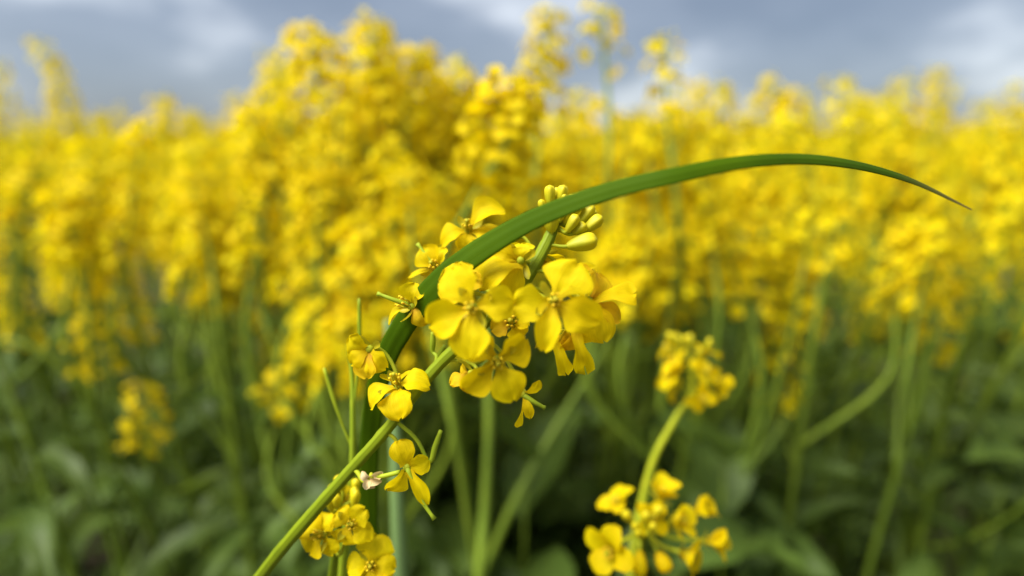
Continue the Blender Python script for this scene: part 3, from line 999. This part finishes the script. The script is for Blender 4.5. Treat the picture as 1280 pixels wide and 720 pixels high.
# lower left bunch, sharp enough to see the petals
LR = Vector((-.10, .13, 0))
lp = thing('rapeseed_plant', 'yellow flower bunch low at the left beneath the withered flower', 'plant', LR)
sm = MB()
LTOP = at(425, 640, .137)
sp = [Vector(p) for p in spline([LR, (-.085, .12, .5), at(408, 800, .15), at(418, 700, .14), LTOP], 40)]
sm.tube(sp, lambda t: .0030 * (1 - t) ** 2 + .0009, 8)
place('stem', sm, ['stem'], lp, LR, LR)
STEM, STEMPX = sp, [proj(p) or (9999, 9999, 0) for p in sp]
for s in [dict(c=(438, 656, .1300), f=(.35, .35, .8), s=(420, 690), petals=[
              (457, 636, -.4, 28, dict(arch=.16)), (464, 676, -1.2, 26, dict(arch=.18, n=(.1, .8, .6))), (420, 640, .4, 30), (426, 680, -1, 30)]),
          dict(c=(464, 706, .1310), f=(.15, .3, .9), s=(420, 720), petals=[
              (472, 668, 1.5, 44, dict(arch=.1)), (494, 712, -.4, 32, dict(arch=.14)), (434, 714, -1.2, 34, dict(arch=.16, n=(0, .8, .6))), (470, 742, -2, 36)]),
          dict(c=(404, 668, .1310), f=(-.5, .3, .8), s=(420, 690), petals=[(380, 650, .3, 34), (412, 642, .3, 34), (384, 692, -.8, 34), (418, 694, -.8, 34)]),
          dict(c=(430, 630, .1400), f=(.1, .8, .5), s=(424, 650), petals=[(446, 622, .3, 26), (420, 610, .8, 26), (414, 634, -.8, 26)])]:
    flower(s, lp, LR)
for k in range(9):
    a = k * 2.4
    p0 = LTOP + (CR * math.cos(a) + CF * math.sin(a)) * RND.uniform(.001, .005) + Z * RND.uniform(.001, .006)
    m = MB()
    m.bud(p0, p0 + (Z + (p0 - LTOP) * 60).normalized() * RND.uniform(.004, .006), .0011, 8, 0, 8)
    place('bud', m, ['bud'], lp, p0, LR)
    pedicel(lp, LR, LTOP, Z, p0, Z, .0004, .0004)

# pod-bearing stalk at the left edge and the pale stem below the lowest flower
def stalk(name, label, cat, pts, rads, mat, pods=()):
    w = [Vector(p) for p in pts]
    base = w[0]
    t = thing(name, label, cat, base)
    m = MB()
    sp = [Vector(p) for p in spline(w, 40)]
    m.tube(sp, rads, 10)
    place('stem', m, [mat], t, base, base)
    for (a, b, c) in pods:
        m = MB()
        q = [Vector(p) for p in spline([a, b, c], 14)]
        m.tube(q, lambda t: .0003 if t < .45 else .0003 + .0002 * math.sin(math.pi * (t - .45) / .56), 7)
        place('pod', m, ['pod'], t, a, base)
    return t


A = lambda *a: at(*a)
stalk('seeding_stalk', 'thin green stalk bearing upright pods left of the drooping fading flower', 'stalk',
      [(-.10, .15, 0), (-.085, .15, .5), A(428, 720, .15), A(440, 600, .142), A(441, 510, .14), A(440, 470, .14), A(436, 430, .14)],
      lambda t: .0016 * (1 - t) ** 2 + .0005, 'pod',
      [(A(441, 520, .14), A(449, 440, .139), A(449, 373, .138)), (A(440, 560, .141), A(424, 520, .14), A(405, 460, .139))])
stalk('bare_stem', 'pale blue green stem standing below the lowest small flower', 'stem',
      [(-.05, .19, 0), (-.052, .185, .5), A(502, 740, .215), A(497, 640, .21), A(494, 545, .21), A(488, 470, .215), A(484, 400, .22)],
      lambda t: .0030 * (1 - t) + .0012, 'pale_stem')
stalk('bare_stem', 'straight upright light green stem behind the ragged lower flower', 'stem',
      [(-.02, .46, 0), (-.017, .44, .4), A(599, 740, .40), A(606, 640, .40), A(611, 520, .40), A(607, 420, .41), A(604, 330, .42)],
      lambda t: .0046 * (1 - t) + .0014, 'field_stem')
stalk('bare_stem', 'slanting light green stem right of the upright blurred one', 'stem',
      [(-.22, .40, 0), (-.10, .43, .4), A(632, 650, .47), A(668, 580, .48), A(706, 515, .50), A(745, 452, .53), A(780, 380, .56)],
      lambda t: .0034 * (1 - t) + .0012, 'field_stem')

# ================================================================== FIELD PLANTS
rf = random.Random(77)


def raceme_mesh(nfl, length, rnd, lo=False):
    pts = [Vector((rnd.uniform(-.003, .003), rnd.uniform(-.003, .003), length * k / 5)) for k in range(6)]
    fl, buds = raceme_layout(pts, nfl, rnd, .024)
    m = MB()
    m.tube(pts, lambda t: .0014 * (1 - t) + .0006, 4, 1)
    for pos, fac, p in fl:
        m.tube([p, pos - fac * .003], .0004, 3, 1, cap=False)
        m.add(rnd.choice(FLOWLO), frame(pos, fac, rnd.uniform(0, 6.3), rnd.uniform(.95, 1.25)))
    if not lo:
        for pos, fac, p in buds:
            m.bud(pos, pos + fac * .0055, .0014, 5, 2, 4)
    return m


RACB = [raceme_mesh(n, l, rf) for n, l in ((22, .085), (28, .12), (18, .06), (24, .10), (15, .06), (30, .13))]
RACM = [m.mesh('flower_cluster', ['far_petal', 'pedicel', 'bud']) for m in RACB]


def make_field_proto(rnd, nbr):
    """plant 1 m tall in its own frame: stem, leaves and flower clusters as parts (name, mesh, matrix)"""
    parts = []
    sm = MB()
    lean = Vector((rnd.uniform(-.05, .05), rnd.uniform(-.05, .05), 0))
    main = [Vector(p) for p in spline([(0, 0, -.01), Vector((0, 0, .35)) + lean * .3, Vector((0, 0, .7)) + lean * .7 + Vector((rnd.uniform(-.02, .02), rnd.uniform(-.02, .02), 0)),
                                       Vector((0, 0, .90)) + lean], 20)]
    sm.tube(main, lambda t: .0055 * (1 - t) + .0013, 6)
    ends = [(main[-1], (main[-1] - main[-2]).normalized())]
    for k in range(nbr):
        t = rnd.uniform(.48, .85)
        p, d = axis_frame(main, t)
        a = k * 2.4 + rnd.uniform(-.4, .4)
        o = Vector((math.cos(a), math.sin(a), 0))
        top = rnd.uniform(.70, .92)
        e = Vector((p.x, p.y, 0)) + o * rnd.uniform(.05, .13) + Z * top
        br_ = bez(p, p + o * .05 + Z * .03, e - Z * .08, e, 9)
        sm.tube(br_, lambda t: .0022 * (1 - t) + .001, 5)
        ends.append((e, (br_[-1] - br_[-2]).normalized()))
    parts.append(('stem', sm.mesh('stem', ['field_stem']), Matrix.Identity(4)))
    for e, d in ends:
        d = (d + Vector((rnd.uniform(-.2, .2), rnd.uniform(-.2, .2), 0))).normalized()
        parts.append(('flower_cluster', rnd.choice(RACM), frame(e - d * .008, d, rnd.uniform(0, 6.3), rnd.uniform(.85, 1.1))))
    for k in range(9):
        p, d = axis_frame(main, rnd.uniform(.08, .72))
        parts.append(('leaf', rnd.choice(LEAFM), leaf_matrix(p, rnd.uniform(0, 6.3), rnd.uniform(-.3, .7), rnd.uniform(.6, 1.1))))
    return parts


PROTO = [make_field_proto(rf, n) for n in (5, 6, 7, 5, 8, 6)]


def skyline(px):
    """upper limit (photo row) for the tops of the field plants, as the plants grow in the photograph"""
    xs = [-200, 200, 430, 470, 520, 560, 600, 640, 700, 730, 790, 845, 900, 1100, 1500]
    ys = [40, 60, 40, 40, 70, 95, 112, 125, 105, 120, 135, 130, 100, 70, 50]
    return float(np.interp(px, xs, ys))


spots = []
tries = 0
NFIELD = 230
while len(spots) < NFIELD and tries < 60000:
    tries += 1
    y = 0.5 + 2.6 * rf.random() ** .72
    x = rf.uniform(-1, 1) * (1.02 * y + .15)
    md = .095 if y < 1.2 else .13
    pr = proj(Vector((x, y, 1.0)))
    if 560 < pr[0] < 845 and y < .75:
        continue                       # the open gap behind the sharp spray
    if y < .62 and 380 < pr[0] < 900:
        continue
    if any((x - a) ** 2 + (y - b) ** 2 < md * md for a, b, _ in spots):
        continue
    spots.append((x, y, 0))
for i, (x, y, _) in enumerate(spots):
    h = rf.uniform(.98, 1.20)
    for _k in range(20):
        pr = proj(Vector((x, y, h)))
        if pr[1] < skyline(pr[0]) + rf.uniform(0, 30):
            h -= .02
        else:
            break
    h = max(h, .85)
    t = thing('rapeseed_plant', 'blurred yellow rapeseed plant in full bloom in the field behind the sharp spray', 'plant', (x, y, 0),
              'rapeseed plants crowding the field')
    t.rotation_euler = (rf.uniform(-.05, .05), rf.uniform(-.05, .05), rf.uniform(0, 6.3))
    t.scale = (1, 1, h)
    for nm, me, mx in PROTO[i % len(PROTO)]:
        if nm == 'leaf' and y > 2.2:
            continue
        o = put(nm, me, t, mx)

# ---- low weeds on the ground between the stems
for i in range(185):
    y = .42 + 1.5 * rf.random() ** .8
    x = rf.uniform(-1, 1) * (1.0 * y + .1)
    if i < 46:                         # some stand nearer, in the open light
        y = rf.uniform(.45, .72)
        x = rf.uniform(-.40, .45) * y
    elif i < 66:                         # the open patch behind the spray is thick with weeds
        y = rf.uniform(.5, .95)
        x = rf.uniform(-.22, .30) * y / .6
    t = thing('leafy_weed', 'low leafy green weed growing on the soil under the flowering plants', 'weed', (x, y, 0), 'weeds under the flowering plants')
    hh = rf.uniform(.32, .70) if i >= 66 else (CAM_H - y * rf.uniform(.47, .80) if i < 46 else rf.uniform(.42, .66))
    m = MB()
    top = Vector((rf.uniform(-.05, .05), rf.uniform(-.05, .05), hh))
    ax = [Vector(p) for p in spline([(0, 0, -.01), top * .5 + Vector((rf.uniform(-.02, .02), 0, 0)), top], 8)]
    m.tube(ax, lambda t: .003 * (1 - t) + .001, 5)
    put('stem', m.mesh('stem', ['field_stem']), t)
    k0 = i % 2 * 3
    for k in range(13):
        p, d = axis_frame(ax, .1 + .9 * k / 12)
        put('leaf', WEEDM[k0 + rf.randrange(3)], t, leaf_matrix(p, k * 2.4 + rf.uniform(-.3, .3), rf.uniform(-.1, .8), rf.uniform(.8, 1.5)))

# ---- short grass (nobody could count it)
gv, gf = [], []
rg = np.random.default_rng(3)
ng = 24000
gy = .25 + 3.2 * rg.random(ng) ** .7
gx = (rg.random(ng) * 2 - 1) * (1.05 * gy + .2)
gh = rg.uniform(.06, .22, ng)
ga = rg.uniform(0, 6.283, ng)
gl = rg.uniform(.1, .7, ng)
nf = 8000                                # taller growth among the plants at both sides
fr_, fa_ = .45 + 3.5 * rg.random(nf) ** .8, np.radians(rg.uniform(44, 112, nf)) * np.where(rg.random(nf) < .5, -1, 1)
gx[-nf:], gy[-nf:] = fr_ * np.sin(fa_), fr_ * np.cos(fa_)
gh[-nf:] = rg.uniform(.2, .6, nf)
for k in range(ng):
    cx, cy = math.cos(ga[k]), math.sin(ga[k])
    b = len(gv)
    w = .0022 if k < ng - nf else .009
    h, l = gh[k], gl[k] * gh[k]
    for s_, ww in ((0, 1), (.5, .8), (.85, .4)):
        ox, oy, oz = gx[k] + cx * l * s_ * s_, gy[k] + cy * l * s_ * s_, h * s_ - .002
        gv += [(ox - cy * w * ww, oy + cx * w * ww, oz), (ox + cy * w * ww, oy - cx * w * ww, oz)]
    gv.append((gx[k] + cx * l, gy[k] + cy * l, h))
    gf += [(b, b + 1, b + 3, b + 2), (b + 2, b + 3, b + 5, b + 4), (b + 4, b + 5, b + 6)]
gme = bpy.data.meshes.new('short_grass')
gme.from_pydata(gv, [], gf)
gme.uv_layers.new(name='uv')
gme.materials.append(M['grass'])
go = put('short_grass', gme)
go['kind'] = 'stuff'
go['label'] = 'short green grass on the soil between the plants'
go['category'] = 'grass'

# ---- the rest of the field, merged: too many and too far to pick apart
def numpy_of(m):
    tri, mi = [], []
    for f, k in zip(m.f, m.mi):
        for q in range(1, len(f) - 1):
            tri.append((f[0], f[q], f[q + 1]))
            mi.append(k)
    return np.array([tuple(p) for p in m.v], float), np.array(tri, int), np.array(mi, int)


def tiny_raceme(rnd, n, length, fs):
    m = MB()
    m.tube([Z * -1.0, Z * 0, Z * length], .0016, 3, 1, cap=False)
    for k in range(n):
        t = k / n
        a = k * 2.4
        o = Vector((math.cos(a), math.sin(a), 0))
        p = Z * (t * length) + o * .022 * (1 - .5 * t) * rnd.uniform(.6, 1.2)
        z = (o + Z * rnd.uniform(0, 1.2)).normalized()
        x = ortho(z)
        y = z.cross(x)
        s_ = fs * rnd.uniform(.8, 1.2)
        b = len(m.v)
        m.v += [tuple(p + x * s_), tuple(p + y * s_), tuple(p - x * s_), tuple(p - y * s_), tuple(p - z * s_ * .5)]
        for q in range(4):
            m.f.append([b + q, b + (q + 1) % 4, b + 4])
            m.uv.append([(.8, .5)] * 3)
            m.mi.append(0)
    return m


rt = random.Random(9)
TINY = [numpy_of(tiny_raceme(rt, 20, .11, .0085)) for _ in range(4)]
BIG = [numpy_of(tiny_raceme(rt, 12, .12, .013)) for _ in range(4)]
VS, TS, MS = [], [], []
off = 0


def scatter(y0, y1, dens, src, per, spread, smin, smax, flank=False):
    global off
    area = 1.1 * (y1 * y1 - y0 * y0)
    for _ in range(int(area * dens)):
        y = math.sqrt(y0 * y0 + rt.random() * (y1 * y1 - y0 * y0))
        x = rt.uniform(-1, 1) * 1.1 * y
        if flank:                      # the field goes on to both sides
            a = rad(rt.uniform(46, 112)) * rt.choice((-1, 1))
            x, y = y * math.sin(a), y * math.cos(a)
        h = rt.uniform(.98, 1.17)
        for k in range(per):
            v, f, mi = src[rt.randrange(len(src))]
            s_ = rt.uniform(smin, smax)
            a = rt.uniform(0, 6.28)
            R = np.array([[math.cos(a), -math.sin(a), 0], [math.sin(a), math.cos(a), 0], [rt.uniform(-.2, .2), rt.uniform(-.2, .2), 1]]).T
            VS.append((v * s_) @ R + np.array([x + rt.uniform(-spread, spread), y + rt.uniform(-spread, spread), h - .10 - (rt.random() ** 1.5) * .28]))
            TS.append(f + off)
            MS.append(mi)
            off += len(v)


scatter(3.1, 9, 24, TINY, 5, .10, .9, 1.2)
scatter(9, 45, 1.7, BIG, 3, .25, 1.4, 2.2)
scatter(.75, 5, 13, TINY, 5, .10, .9, 1.2, True)
scatter(5, 40, .8, BIG, 3, .25, 1.4, 2.2, True)
V, TT, MI = np.concatenate(VS), np.concatenate(TS), np.concatenate(MS)
fm = bpy.data.meshes.new('far_field')
fm.vertices.add(len(V))
fm.vertices.foreach_set('co', V.ravel())
fm.loops.add(len(TT) * 3)
fm.loops.foreach_set('vertex_index', TT.ravel().astype(np.int32))
fm.polygons.add(len(TT))
fm.polygons.foreach_set('loop_start', np.arange(0, len(TT) * 3, 3, dtype=np.int32))
fm.polygons.foreach_set('material_index', MI.astype(np.int32))
fm.uv_layers.new(name='uv')
fm.materials.append(M['far_petal'])
fm.materials.append(M['field_stem'])
fm.update()
fm.validate()
fo = put('rapeseed_field', fm)
fo['kind'] = 'stuff'
fo['label'] = 'far yellow rapeseed field running to the skyline'
fo['category'] = 'field'
